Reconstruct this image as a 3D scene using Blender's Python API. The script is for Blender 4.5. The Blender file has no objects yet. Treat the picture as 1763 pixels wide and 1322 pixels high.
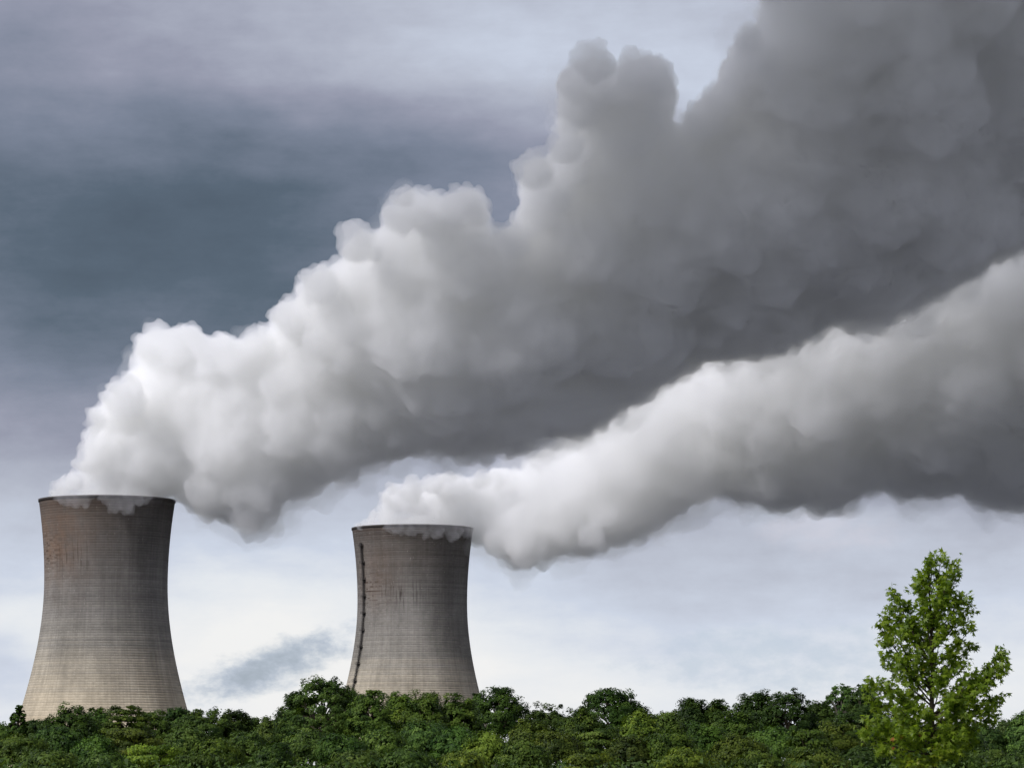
import bpy, math, random
import numpy as np
from mathutils import Vector, Matrix

scene = bpy.context.scene
COL = scene.collection
R = math.radians

# ------------------------------------------------------------------ camera
F_PX, W_PX, H_PX = 5900.0, 1763.0, 1322.0
HORIZON = 1316.0
CAM_Z = 1.7
PITCH = math.atan((HORIZON - H_PX / 2) / F_PX)
cam_d = bpy.data.cameras.new('camera')
cam = bpy.data.objects.new('camera', cam_d)
COL.objects.link(cam)
cam.location = (0, 0, CAM_Z)
cam.rotation_euler = (R(90) + PITCH, 0, 0)
cam_d.lens = 36.0 * F_PX / W_PX
cam_d.sensor_width = 36.0
cam_d.clip_start = 1.0
cam_d.clip_end = 60000.0
scene.camera = cam

SUN_AZ, SUN_EL = -128.0, 40.0     # degrees from +Y (the view direction), negative = left
sun_vec = Vector((math.sin(R(SUN_AZ)) * math.cos(R(SUN_EL)),
                  math.cos(R(SUN_AZ)) * math.cos(R(SUN_EL)), math.sin(R(SUN_EL))))

# ------------------------------------------------------------------ node helper
class NT:
    def __init__(self, tree):
        self.t = tree
        self.n = tree.nodes
        self.l = tree.links
    def new(self, typ, **kw):
        n = self.n.new(typ)
        for k, v in kw.items():
            setattr(n, k, v)
        return n
    def put(self, sock, v):
        if v is None:
            return
        if isinstance(v, bpy.types.NodeSocket):
            self.l.new(v, sock)
        else:
            sock.default_value = v
    def m(self, op, a, b=None, c=None, clamp=False):
        n = self.new('ShaderNodeMath', operation=op)
        n.use_clamp = clamp
        for i, v in enumerate((a, b, c)):
            self.put(n.inputs[i], v)
        return n.outputs[0]
    def add(self, a, b): return self.m('ADD', a, b)
    def sub(self, a, b): return self.m('SUBTRACT', a, b)
    def mul(self, a, b): return self.m('MULTIPLY', a, b)
    def div(self, a, b): return self.m('DIVIDE', a, b)
    def mapr(self, v, a, b, c=0.0, d=1.0, smooth=True):
        n = self.new('ShaderNodeMapRange')
        n.interpolation_type = 'SMOOTHSTEP' if smooth else 'LINEAR'
        self.put(n.inputs['Value'], v)
        n.inputs['From Min'].default_value = a
        n.inputs['From Max'].default_value = b
        n.inputs['To Min'].default_value = c
        n.inputs['To Max'].default_value = d
        return n.outputs[0]
    def xyz(self, x, y, z):
        n = self.new('ShaderNodeCombineXYZ')
        for i, v in enumerate((x, y, z)):
            self.put(n.inputs[i], v)
        return n.outputs[0]
    def sep(self, v):
        n = self.new('ShaderNodeSeparateXYZ')
        self.put(n.inputs[0], v)
        return n.outputs
    def noise(self, vec, scale=1.0, detail=4.0, rough=0.5, dist=0.0, color=False):
        n = self.new('ShaderNodeTexNoise')
        self.put(n.inputs['Vector'], vec)
        n.inputs['Scale'].default_value = scale
        n.inputs['Detail'].default_value = detail
        n.inputs['Roughness'].default_value = rough
        n.inputs['Distortion'].default_value = dist
        return n.outputs['Color'] if color else n.outputs[0]
    def white(self, vec):
        n = self.new('ShaderNodeTexWhiteNoise')
        self.put(n.inputs['Vector'], vec)
        return n.outputs['Value']
    def ramp(self, fac, stops, interp='LINEAR'):
        n = self.new('ShaderNodeValToRGB')
        cr = n.color_ramp
        cr.interpolation = interp
        while len(cr.elements) < len(stops):
            cr.elements.new(0.5)
        for e, (p, c) in zip(cr.elements, stops):
            e.position = p
            e.color = (*c, 1.0)
        self.put(n.inputs[0], fac)
        return n.outputs[0]
    def mix(self, fac, a, b, blend='MIX'):
        n = self.new('ShaderNodeMix', data_type='RGBA', blend_type=blend)
        n.clamp_factor = True
        self.put(n.inputs[0], fac)
        self.put(n.inputs[6], (*a, 1.0) if isinstance(a, tuple) else a)
        self.put(n.inputs[7], (*b, 1.0) if isinstance(b, tuple) else b)
        return n.outputs[2]

def lin(r, g, b):
    def f(c):
        c /= 255.0
        return c / 12.92 if c <= 0.04045 else ((c + 0.055) / 1.055) ** 2.4
    return (f(r), f(g), f(b))

# ------------------------------------------------------------------ world: overcast sky
world = bpy.data.worlds.new('World')
scene.world = world
world.use_nodes = True
w = NT(world.node_tree)
for n in list(w.n):
    w.n.remove(n)
SKY_STRENGTH = 0.1
tc = w.new('ShaderNodeTexCoord')
dirv = tc.outputs['Generated']
dx, dy, dz = w.sep(dirv)
az = w.m('ARCTAN2', dx, dy)                   # radians, 0 = view direction, right positive
el = w.m('ARCSINE', dz)
# angles in degrees, so that one cloud feature has the size it has in the sky
azd = w.mul(az, 180 / math.pi)
eld = w.mul(el, 180 / math.pi)
wv = w.noise(w.xyz(w.mul(azd, 0.22), w.mul(eld, 0.5), 3.1), 1.0, 5.0, 0.55, color=True)
wx, wy, _ = w.sep(wv)
U = w.add(azd, w.mul(w.sub(wx, 0.5), 2.6))
V = w.add(eld, w.mul(w.sub(wy, 0.5), 1.7))
def blob(a, e, sa, se, amp):
    q = w.add(w.m('POWER', w.m('ABSOLUTE', w.div(w.sub(U, a), sa)), 2.0),
              w.m('POWER', w.m('ABSOLUTE', w.div(w.sub(V, e), se)), 2.0))
    return w.mul(w.m('EXPONENT', w.mul(q, -0.5)), amp)
# overall lightness of the cloud deck with elevation: bright haze low down, grey above
L = w.mapr(V, 1.6, 6.8, 0.93, 0.64)
L = w.add(L, w.mapr(V, 8.0, 12.0, 0.0, 0.06))
L = w.sub(L, w.mapr(V, 14.0, 45.0, 0.0, 0.14))
for args in ((-6.6, 8.55, 4.6, 1.75, -0.27),     # slate bank on the left
             (-3.4, 10.0, 3.6, 1.1, -0.08),
             (0.6, 11.9, 4.0, 1.0, 0.13),        # paler streaks top centre
             (-4.7, 2.7, 1.5, 0.6, 0.06), (-3.0, 1.5, 2.8, 0.9, 0.09),
             (-8.6, 1.65, 0.6, 0.5, -0.10),
             (-8.4, 2.5, 0.8, 0.4, 0.06),
             (6.5, 4.2, 3.8, 1.0, -0.13), (3.6, 2.4, 3.2, 0.8, -0.07), (-8.6, 12.6, 2.5, 1.2, -0.08),
             (5.5, 3.78, 0.9, 0.28, 0.07),       # torn pale shred under the far plume
             (4.2, 3.9, 0.9, 0.22, 0.04)):
    L = w.add(L, blob(*args))
streak = w.noise(w.xyz(w.mul(azd, 0.12), w.mul(eld, 0.85), 7.7), 1.0, 6.0, 0.55)
puffn = w.noise(w.xyz(w.mul(azd, 0.5), w.mul(eld, 0.95), 1.3), 1.0, 8.0, 0.62)
L = w.add(L, w.mul(w.sub(streak, 0.5), 0.16))
L = w.add(L, w.mul(w.sub(puffn, 0.5), 0.17))
# small ragged cloud low down between the towers
rag = w.noise(w.xyz(w.mul(azd, 1.5), w.mul(eld, 2.6), 5.9), 1.0, 8.0, 0.62)
rq = w.add(w.m('POWER', w.m('ABSOLUTE', w.div(w.sub(w.sub(azd, w.mul(w.sub(eld, 1.7), 0.9)), -3.95), 1.15)), 2.0),
           w.m('POWER', w.m('ABSOLUTE', w.div(w.sub(w.sub(eld, w.mul(w.add(azd, 3.95), 0.22)), 1.64), 0.46)), 2.0))
rmask = w.mapr(w.add(w.sub(1.0, rq), w.mul(w.sub(rag, 0.5), 3.4)), -0.4, 1.9)
L = w.sub(L, w.mul(rmask, 0.26))
cloud = w.ramp(L, [(0.28, lin(68, 79, 92)), (0.40, lin(86, 99, 114)), (0.52, lin(123, 131, 149)),
                   (0.62, lin(151, 154, 172)), (0.74, lin(184, 189, 204)), (0.84, lin(206, 214, 230)),
                   (0.92, lin(230, 234, 240)), (1.0, lin(244, 244, 244))])
cloud = w.mix(w.mul(rmask, 0.85), cloud, lin(158, 171, 183))
sq = w.add(w.m('POWER', w.m('ABSOLUTE', w.div(w.sub(azd, 5.3), 1.3)), 2.0), w.m('POWER', w.m('ABSOLUTE', w.div(w.sub(eld, 3.85), 0.42)), 2.0))
bq = w.add(w.m('POWER', w.m('ABSOLUTE', w.div(w.sub(azd, 4.4), 2.6)), 2.0), w.m('POWER', w.m('ABSOLUTE', w.div(w.sub(eld, 1.75), 0.6)), 2.0))
bmask = w.mapr(w.add(w.sub(1.0, bq), w.mul(w.sub(rag, 0.5), 4.5)), -0.3, 1.5)
cloud = w.mix(w.mul(bmask, 0.6), cloud, lin(190, 204, 220))
smask = w.mapr(w.add(w.sub(1.0, sq), w.mul(w.sub(rag, 0.5), 3.0)), -0.2, 1.6)
cloud = w.mix(w.mul(smask, 0.55), cloud, lin(212, 209, 220))
cloud10 = w.mix(1.0, cloud, (10.0, 10.0, 10.0), 'MULTIPLY')
sky = w.new('ShaderNodeTexSky', sky_type='NISHITA')
sky.sun_disc = False
sky.sun_elevation = R(SUN_EL)
sky.sun_rotation = R(SUN_AZ)
colmix = w.mix(0.95, sky.outputs[0], cloud10)
bg = w.new('ShaderNodeBackground')
w.put(bg.inputs['Color'], colmix)
bg.inputs['Strength'].default_value = SKY_STRENGTH
wo = w.new('ShaderNodeOutputWorld')
w.l.new(bg.outputs[0], wo.inputs['Surface'])

# ------------------------------------------------------------------ sun
sun_d = bpy.data.lights.new('sun', 'SUN')
sun_d.energy = 3.9
sun_d.angle = R(26)
sun_d.color = (1.0, 0.978, 0.975)
sun = bpy.data.objects.new('sun', sun_d)
COL.objects.link(sun)
sun.rotation_euler = sun_vec.to_track_quat('Z', 'Y').to_euler()

# ------------------------------------------------------------------ render settings
scene.view_settings.view_transform = 'Standard'
scene.view_settings.look = 'None'
scene.view_settings.gamma = 1.0
scene.view_settings.use_curve_mapping = False
scene.view_settings.exposure = 0.0
scene.render.engine = 'CYCLES'
cy = scene.cycles
cy.max_bounces = 40
cy.diffuse_bounces = 3
cy.glossy_bounces = 2
cy.transmission_bounces = 4
cy.volume_bounces = 18
cy.transparent_max_bounces = 64
cy.use_denoising = True
cy.use_adaptive_sampling = True
cy.adaptive_threshold = 0.03

# ------------------------------------------------------------------ helpers
def at(px, py, dist):
    """A pixel of the 1763x1322 photograph as a point dist metres ahead on the ground axis."""
    x = (px - W_PX / 2) / F_PX
    v = (H_PX / 2 - py) / F_PX
    d = Vector((x, math.cos(PITCH) - v * math.sin(PITCH), math.sin(PITCH) + v * math.cos(PITCH)))
    k = dist / d.y
    return Vector((0, 0, CAM_Z)) + d * k

def np_mesh(name, verts, faces, mat=None, smooth=False):
    verts = np.asarray(verts, dtype=np.float32)
    faces = np.asarray(faces, dtype=np.int32)
    me = bpy.data.meshes.new(name)
    nf, k = faces.shape
    me.vertices.add(len(verts))
    me.vertices.foreach_set('co', verts.ravel())
    me.loops.add(nf * k)
    me.loops.foreach_set('vertex_index', faces.ravel())
    me.polygons.add(nf)
    me.polygons.foreach_set('loop_start', np.arange(0, nf * k, k, dtype=np.int32))
    if smooth:
        me.polygons.foreach_set('use_smooth', np.ones(nf, dtype=bool))
    me.update(calc_edges=True)
    if mat:
        me.materials.append(mat)
    return me

def link(name, data, parent=None, loc=(0, 0, 0)):
    o = bpy.data.objects.new(name, data)
    COL.objects.link(o)
    o.location = loc
    if parent:
        o.parent = parent
    return o

def tag(o, label=None, cat=None, group=None, kind=None):
    for k, v in (('label', label), ('category', cat), ('group', group), ('kind', kind)):
        if v:
            o[k] = v
    return o

def mat_new(name):
    m = bpy.data.materials.new(name)
    m.use_nodes = True
    t = NT(m.node_tree)
    for n in list(t.n):
        t.n.remove(n)
    out = t.new('ShaderNodeOutputMaterial')
    return m, t, out

def principled(t, out, color, rough=0.8, spec=0.3):
    b = t.new('ShaderNodeBsdfPrincipled')
    t.put(b.inputs['Base Color'], (*color, 1.0) if isinstance(color, tuple) else color)
    t.put(b.inputs['Roughness'], rough)
    b.inputs['Specular IOR Level'].default_value = spec
    t.l.new(b.outputs[0], out.inputs['Surface'])
    return b

class Tubes:
    """Collects tapered tubes (limbs, rails) and boxes as one quad soup."""
    def __init__(self):
        self.v, self.f, self.n = [], [], 0
    def tube(self, pts, rads, k=6):
        pts = [np.array(p, float) for p in pts]
        m = len(pts)
        for i, p in enumerate(pts):
            d = pts[min(i + 1, m - 1)] - pts[max(i - 1, 0)]
            d = d / (np.linalg.norm(d) + 1e-9)
            a = np.cross(d, (0.31, 0.87, 0.12)); a /= np.linalg.norm(a) + 1e-9
            b = np.cross(d, a)
            for j in range(k):
                t = 2 * math.pi * j / k
                self.v.append(p + rads[i] * (math.cos(t) * a + math.sin(t) * b))
        for i in range(m - 1):
            for j in range(k):
                s = self.n + i * k
                self.f.append((s + j, s + (j + 1) % k, s + k + (j + 1) % k, s + k + j))
        self.n += m * k
    def box(self, c, ax, ay, az_):
        c = np.array(c, float); ax = np.array(ax, float); ay = np.array(ay, float); az_ = np.array(az_, float)
        s = self.n
        for i in (-1, 1):
            for j in (-1, 1):
                for k in (-1, 1):
                    self.v.append(c + i * ax + j * ay + k * az_)
        for q in ((0, 1, 3, 2), (4, 6, 7, 5), (0, 4, 5, 1), (2, 3, 7, 6), (0, 2, 6, 4), (1, 5, 7, 3)):
            self.f.append(tuple(s + i for i in q))
        self.n += 8
    def mesh(self, name, mat, smooth=False):
        return np_mesh(name, np.array(self.v), np.array(self.f), mat, smooth)

# ------------------------------------------------------------------ ground
gm, t, out = mat_new('meadow_soil')
co = t.new('ShaderNodeTexCoord').outputs['Object']
nz = t.noise(co, 0.02, 8.0, 0.6)
nz2 = t.noise(co, 1.3, 5.0, 0.6)
gc = t.mix(nz, (0.03, 0.04, 0.02), (0.06, 0.066, 0.035))
gc = t.mix(t.mul(nz2, 0.6), gc, (0.05, 0.045, 0.025))
principled(t, out, gc, 0.95, 0.1)
S = 30000.0
gme = np_mesh('ground', [(-S, -2000, 0), (S, -2000, 0), (S, 40000, 0), (-S, 40000, 0)], [(0, 1, 2, 3)], gm)
tag(link('ground', gme), kind='structure')
ym, t, out = mat_new('yard_bounce_grey')  # unseen yard sheet added to bounce light onto the plume undersides
co = t.new('ShaderNodeTexCoord').outputs['Object']
yc = t.mix(t.noise(co, 0.03, 8.0, 0.6), (0.085, 0.09, 0.105), (0.13, 0.135, 0.15))
principled(t, out, yc, 0.95, 0.1)
yme = np_mesh('bounce_yard', [(-1300, 760, 0.02), (1500, 760, 0.02), (1500, 3600, 0.02), (-1300, 3600, 0.02)], [(0, 1, 2, 3)], ym)
tag(link('bounce_yard', yme), kind='structure')

# ------------------------------------------------------------------ cooling towers
H_TOWER, R_THROAT, Z_THROAT, B_LOW, B_UP = 147.5, 34.0, 101.5, 77.6, 96.0
def tower_r(z):
    b = B_LOW if z < Z_THROAT else B_UP
    return R_THROAT * math.sqrt(1 + ((z - Z_THROAT) / b) ** 2)

def concrete(name, rust, seed):
    m, t, out = mat_new(name)
    co = t.new('ShaderNodeTexCoord').outputs['Object']
    x, y, z = t.sep(co)
    th = t.m('ARCTAN2', x, t.mul(y, -1.0))
    cyl = t.xyz(t.mul(th, 36.0), z, seed)                       # unrolled metres
    lift = 1.40
    row = t.m('FLOOR', t.div(z, lift))
    colm = t.m('FLOOR', t.mul(th, 20.0))
    # dirt line: the upper shell is weathered dark, the lower lifts stay pale
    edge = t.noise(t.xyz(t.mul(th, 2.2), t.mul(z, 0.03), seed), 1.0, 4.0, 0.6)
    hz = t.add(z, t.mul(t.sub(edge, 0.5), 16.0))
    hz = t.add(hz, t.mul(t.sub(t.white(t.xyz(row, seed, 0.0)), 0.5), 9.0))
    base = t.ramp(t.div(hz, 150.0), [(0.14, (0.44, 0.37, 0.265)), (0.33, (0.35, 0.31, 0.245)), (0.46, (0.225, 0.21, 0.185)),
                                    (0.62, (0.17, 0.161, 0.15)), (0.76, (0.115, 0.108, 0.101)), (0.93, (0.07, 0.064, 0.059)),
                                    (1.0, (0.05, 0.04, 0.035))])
    # vertical run-off streaks
    st = t.noise(t.xyz(t.mul(th, 24.0), t.mul(z, 0.022), seed + 4), 1.0, 6.0, 0.65)
    stm = t.mapr(st, 0.35, 0.75, 0.88, 1.10)
    big = t.noise(t.xyz(t.mul(th, 1.6), t.mul(z, 0.018), seed + 9), 1.0, 5.0, 0.6)
    bigm = t.mapr(big, 0.3, 0.7, 0.74, 1.24)
    rowm = t.add(0.91, t.mul(t.white(t.xyz(row, seed + 1, 3.0)), 0.17))
    panm = t.add(0.93, t.mul(t.white(t.xyz(row, colm, seed + 2)), 0.13))
    # joints between lifts and between form boards
    fz = t.m('FRACT', t.div(z, lift))
    jz = t.mapr(fz, 0.0, 0.16, 0.93, 1.0, smooth=False)
    fx = t.m('FRACT', t.mul(th, 20.0))
    jx = t.mapr(t.m('ABSOLUTE', t.sub(fx, 0.5)), 0.40, 0.5, 1.0, 0.94, smooth=False)
    k = t.mul(t.mul(t.mul(stm, bigm), t.mul(rowm, panm)), t.mul(jz, jx))
    c = t.mix(1.0, base, t.xyz(k, k, k), 'MULTIPLY')
    # rust and soot below the rim on the weather side
    def patch(th0, z0, sth, sz):
        q = t.add(t.m('POWER', t.m('ABSOLUTE', t.div(t.sub(th, th0), sth)), 2.0),
                  t.m('POWER', t.m('ABSOLUTE', t.div(t.sub(z, z0), sz)), 2.0))
        return t.m('EXPONENT', t.mul(q, -0.5))
    for (a, b, s1, s2, amt) in rust:
        pn = t.noise(t.xyz(t.mul(th, 5.0), t.mul(z, 0.12), seed + 3), 1.0, 6.0, 0.65)
        pa = t.m('MULTIPLY', t.mul(patch(a, b, s1, s2), amt), t.mapr(pn, 0.25, 0.7, 0.45, 1.2), clamp=True)
        c = t.mix(pa, c, (0.14, 0.086, 0.056))
    if rust:
        a, b, s1, s2, amt = rust[0]
        dash = t.noise(t.xyz(t.mul(th, 7.0), t.mul(row, 5.3), seed + 6), 1.0, 3.0, 0.5)
        dm = t.mul(t.mapr(dash, 0.50, 0.60, 0.0, 0.85), t.mapr(fz, 0.45, 0.55, 0.0, 1.0))
        dm = t.mul(dm, patch(a - 0.12, b - 4, s1 * 0.75, s2 * 0.65))
        c = t.mix(dm, c, (0.035, 0.02, 0.014))
        drip = t.noise(t.xyz(t.mul(th, 30.0), t.mul(z, 0.05), seed + 8), 1.0, 3.0, 0.5)
        dd = t.mul(t.mapr(drip, 0.56, 0.66, 0.0, 0.7), patch(a + 0.55, b - 7, 0.30, 5.5))
        c = t.mix(dd, c, (0.03, 0.022, 0.018))
    # lime marks along a few joints
    lm = t.noise(t.xyz(t.mul(th, 9.0), t.mul(row, 3.7), seed + 5), 1.0, 4.0, 0.6)
    lmm = t.mul(t.mapr(lm, 0.66, 0.72, 0.0, 0.55), t.mapr(fz, 0.70, 0.8, 0.0, 1.0))
    lmm = t.mul(lmm, t.mapr(z, 105.0, 70.0, 0.25, 1.0))
    c = t.mix(lmm, c, (0.45, 0.42, 0.37))
    sp = t.noise(t.xyz(t.mul(th, 60.0), t.mul(z, 0.5), seed + 15), 1.0, 2.0, 0.5)
    c = t.mix(t.mapr(sp, 0.70, 0.76, 0.0, 0.35), c, (0.42, 0.40, 0.36))
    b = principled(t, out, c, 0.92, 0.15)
    bn = t.noise(cyl, 0.7, 6.0, 0.65)
    bp = t.new('ShaderNodeBump')
    bp.inputs['Strength'].default_value = 0.5
    bp.inputs['Distance'].default_value = 0.25
    t.put(bp.inputs['Height'], bn)
    t.l.new(bp.outputs[0], b.inputs['Normal'])
    return m

dark_m, t, out = mat_new('wet_dark_concrete')
principled(t, out, t.mix(t.noise(t.new('ShaderNodeTexCoord').outputs['Object'], 0.5, 5), (0.03, 0.027, 0.025), (0.07, 0.06, 0.055)), 0.8, 0.2)
steel_m, t, out = mat_new('dark_galvanised_steel')
principled(t, out, t.mix(t.noise(t.new('ShaderNodeTexCoord').outputs['Object'], 0.8, 5), (0.018, 0.018, 0.02), (0.05, 0.042, 0.036)), 0.6, 0.4)

def tower_shell(mat):
    SEG = 224
    prof = []
    lift = 1.40
    z = 0.0
    while z < H_TOWER - 0.05:
        z2 = min(z + lift, H_TOWER)
        prof += [(tower_r(z) - 0.07, z), (tower_r(z), z + 0.22), (tower_r(z2) + 0.03, z2 - 0.02)]
        z = z2
    prof.append((tower_r(H_TOWER) - 0.1, H_TOWER))
    zz = H_TOWER
    while zz > 20:
        prof.append((tower_r(zz) - 0.95, zz - 0.001))
        zz -= 7.0
    a = np.linspace(0, 2 * math.pi, SEG, endpoint=False)
    P = np.array(prof)
    V = np.stack([P[:, None, 0] * np.cos(a), P[:, None, 0] * np.sin(a), np.repeat(P[:, 1:2], SEG, 1)], -1).reshape(-1, 3)
    i = np.arange(len(P) - 1)[:, None] * SEG
    j = np.arange(SEG)[None]
    j2 = (j + 1) % SEG
    Fc = np.stack([i + j, i + j2, i + SEG + j2, i + SEG + j], -1).reshape(-1, 4)
    return np_mesh('shell', V, Fc, mat, False)

def ring(name, r0, r1, z0, z1, mat, seg=224):
    a = np.linspace(0, 2 * math.pi, seg, endpoint=False)
    P = np.array([(r0, z0), (r1, z0), (r1, z1), (r0, z1)])
    V = np.stack([P[:, None, 0] * np.cos(a), P[:, None, 0] * np.sin(a), np.repeat(P[:, 1:2], seg, 1)], -1).reshape(-1, 3)
    j = np.arange(seg); j2 = (j + 1) % seg
    Fc = np.concatenate([np.stack([k * seg + j, k * seg + j2, ((k + 1) % 4) * seg + j2, ((k + 1) % 4) * seg + j], -1) for k in range(4)])
    return np_mesh(name, V, Fc, mat)

D1, D2 = 1900.0, 2128.0
base1 = at(178.5, HORIZON, D1); base2 = at(709, HORIZON, D2)
def make_tower(pos, rust, seed, label):
    e = link('cooling_tower', None, loc=(pos.x, pos.y, 0))
    tag(e, label, 'cooling tower', 'concrete cooling towers behind the trees')
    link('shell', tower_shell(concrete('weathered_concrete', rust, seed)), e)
    rr = tower_r(H_TOWER)
    link('rim', ring('rim', rr - 0.8, rr + 0.25, H_TOWER - 1.0, H_TOWER + 0.25, dark_m), e)
    return e

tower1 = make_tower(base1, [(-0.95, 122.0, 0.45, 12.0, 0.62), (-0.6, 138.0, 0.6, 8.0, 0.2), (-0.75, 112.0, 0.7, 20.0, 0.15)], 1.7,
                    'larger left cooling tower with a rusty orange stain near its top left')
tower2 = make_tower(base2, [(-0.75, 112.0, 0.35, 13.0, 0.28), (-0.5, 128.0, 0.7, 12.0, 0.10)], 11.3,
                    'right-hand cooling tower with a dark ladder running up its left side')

# ladder of the right tower: rails, rungs and cage along one meridian, landings as sub-parts
TH_L = -1.0
def mer(z, off=0.0, side=0.0):
    r = tower_r(z) + off
    return np.array((math.sin(TH_L) * r + math.cos(TH_L) * side, -math.cos(TH_L) * r + math.sin(TH_L) * side, z))
lad = Tubes()
zs = np.arange(3.0, 138.6, 2.8)
for s in (-0.42, 0.42):
    lad.tube([mer(z, 0.7, s) for z in zs], [0.2] * len(zs), 4)
    lad.tube([mer(z, 1.5, s * 1.1) for z in zs], [0.14] * len(zs), 4)
for z in np.arange(3.4, 138.2, 0.7):
    lad.tube([mer(z, 0.7, -0.42), mer(z, 0.7, 0.42)], [0.06, 0.06], 4)
for z in np.arange(4.0, 138.2, 1.4):
    lad.tube([mer(z, 0.7, -0.5), mer(z, 1.25, -0.6), mer(z, 1.65, 0.0), mer(z, 1.25, 0.6), mer(z, 0.7, 0.5)], [0.13] * 5, 4)
    lad.tube([mer(z, 0.7, 0), mer(z, -0.05, 0)], [0.07, 0.07], 4)
ladder = link('ladder', lad.mesh('ladder', steel_m), tower2)
plat = Tubes()
rad = np.array((math.sin(TH_L), -math.cos(TH_L), 0)); tan = np.array((math.cos(TH_L), math.sin(TH_L), 0)); up = np.array((0, 0, 1.0))
plat.box(rad * 1.1, rad * 1.1, tan * 1.5, up * 0.14)
for hgt in (0.6, 1.15):
    plat.box(rad * 2.15 + up * hgt, rad * 0.05, tan * 1.5, up * 0.06)
    for s in (-1, 1):
        plat.box(rad * 1.1 + tan * 1.46 * s + up * hgt, rad * 1.0, tan * 0.05, up * 0.05)
for s in (-1, 1):
    for q in (0.3, 2.1):
        plat.box(rad * q + tan * 1.45 * s + up * 0.62, rad * 0.06, tan * 0.06, up * 0.6)
    plat.box(rad * 0.7 + tan * 0.9 * s - up * 0.6, rad * 0.5, tan * 0.07, up * 0.07)
pm = plat.mesh('landing_platform', steel_m)
for k in range(13):
    z = 135.5 - 10.35 * k
    r = tower_r(z)
    if z < 5: break
    link('landing_platform', pm, ladder, loc=tuple(rad * r + up * z))

# ------------------------------------------------------------------ steam plumes
def steam_material(name, density, alpha):
    m, t, out = mat_new(name)
    v = t.new('ShaderNodeVolumeScatter')
    v.inputs['Color'].default_value = (0.945, 0.947, 1.0, 1.0)
    v.inputs['Density'].default_value = density
    v.inputs['Anisotropy'].default_value = 0.0
    t.l.new(v.outputs[0], out.inputs['Volume'])
    if alpha:
        tr = t.new('ShaderNodeBsdfTransparent')
        df = t.new('ShaderNodeBsdfDiffuse')
        df.inputs['Color'].default_value = (0.85, 0.86, 0.88, 1)
        mx = t.new('ShaderNodeMixShader')
        mx.inputs[0].default_value = alpha
        t.l.new(tr.outputs[0], mx.inputs[1]); t.l.new(df.outputs[0], mx.inputs[2])
        t.l.new(mx.outputs[0], out.inputs['Surface'])
    return m

def poly_dist(P, poly):
    """Signed distance (positive inside) of points P (n,2) to a closed polygon."""
    A = np.array(poly); B = np.roll(A, -1, 0)
    d = np.full(len(P), 1e9); inside = np.zeros(len(P), bool)
    for a, b in zip(A, B):
        ab = b - a
        tt = np.clip(((P - a) @ ab) / (ab @ ab + 1e-9), 0, 1)
        d = np.minimum(d, np.linalg.norm(P - (a + tt[:, None] * ab), axis=1))
        c = ((a[1] > P[:, 1]) != (b[1] > P[:, 1]))
        xi = a[0] + (P[:, 1] - a[1]) / (b[1] - a[1] + 1e-12) * ab[0]
        inside ^= c & (P[:, 0] < xi)
    return np.where(inside, d, -d)

def ico(sub):
    me = bpy.data.meshes.new('tmp')
    import bmesh
    bm = bmesh.new(); bmesh.ops.create_icosphere(bm, subdivisions=sub, radius=1.0)
    bm.to_mesh(me); bm.free()
    v = np.array([p.co for p in me.vertices]); f = np.array([p.vertices[:] for p in me.polygons])
    bpy.data.meshes.remove(me)
    return v, f
ICO = {s: ico(s) for s in (2, 3)}

def bake(obj):
    dg = bpy.context.evaluated_depsgraph_get()
    me = bpy.data.meshes.new_from_object(obj.evaluated_get(dg))
    return me

def tex(kind, size, **kw):
    tx = bpy.data.textures.new(kind.lower(), kind)
    tx.noise_scale = size
    for k, v in kw.items():
        setattr(tx, k, v)
    return tx

def plume_mesh(spheres, voxel, disp, mat, name, voxel2=0):
    vs, fs, off = [], [], 0
    for (c, r) in spheres:
        v, f = ICO[3 if r > 14 else 2]
        vs.append(v * r + np.array(c)); fs.append(f + off); off += len(v)
    me = np_mesh(name, np.concatenate(vs), np.concatenate(fs))
    o = link(name, me)
    rm = o.modifiers.new('r', 'REMESH'); rm.mode = 'VOXEL'; rm.voxel_size = voxel
    sm = o.modifiers.new('s', 'SMOOTH'); sm.iterations = 3; sm.factor = 0.5
    for tx, strength, mid in disp:
        dm = o.modifiers.new('d', 'DISPLACE')
        dm.texture = tx; dm.strength = strength; dm.mid_level = mid; dm.texture_coords = 'LOCAL'
    rm2 = o.modifiers.new('r2', 'REMESH'); rm2.mode = 'VOXEL'; rm2.voxel_size = voxel2 or voxel; rm2.use_smooth_shade = True
    me2 = bake(o)
    o.modifiers.clear()
    o.data = me2
    bpy.data.meshes.remove(me)
    me2.name = name
    me2.materials.clear(); me2.materials.append(mat)
    return o

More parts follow.
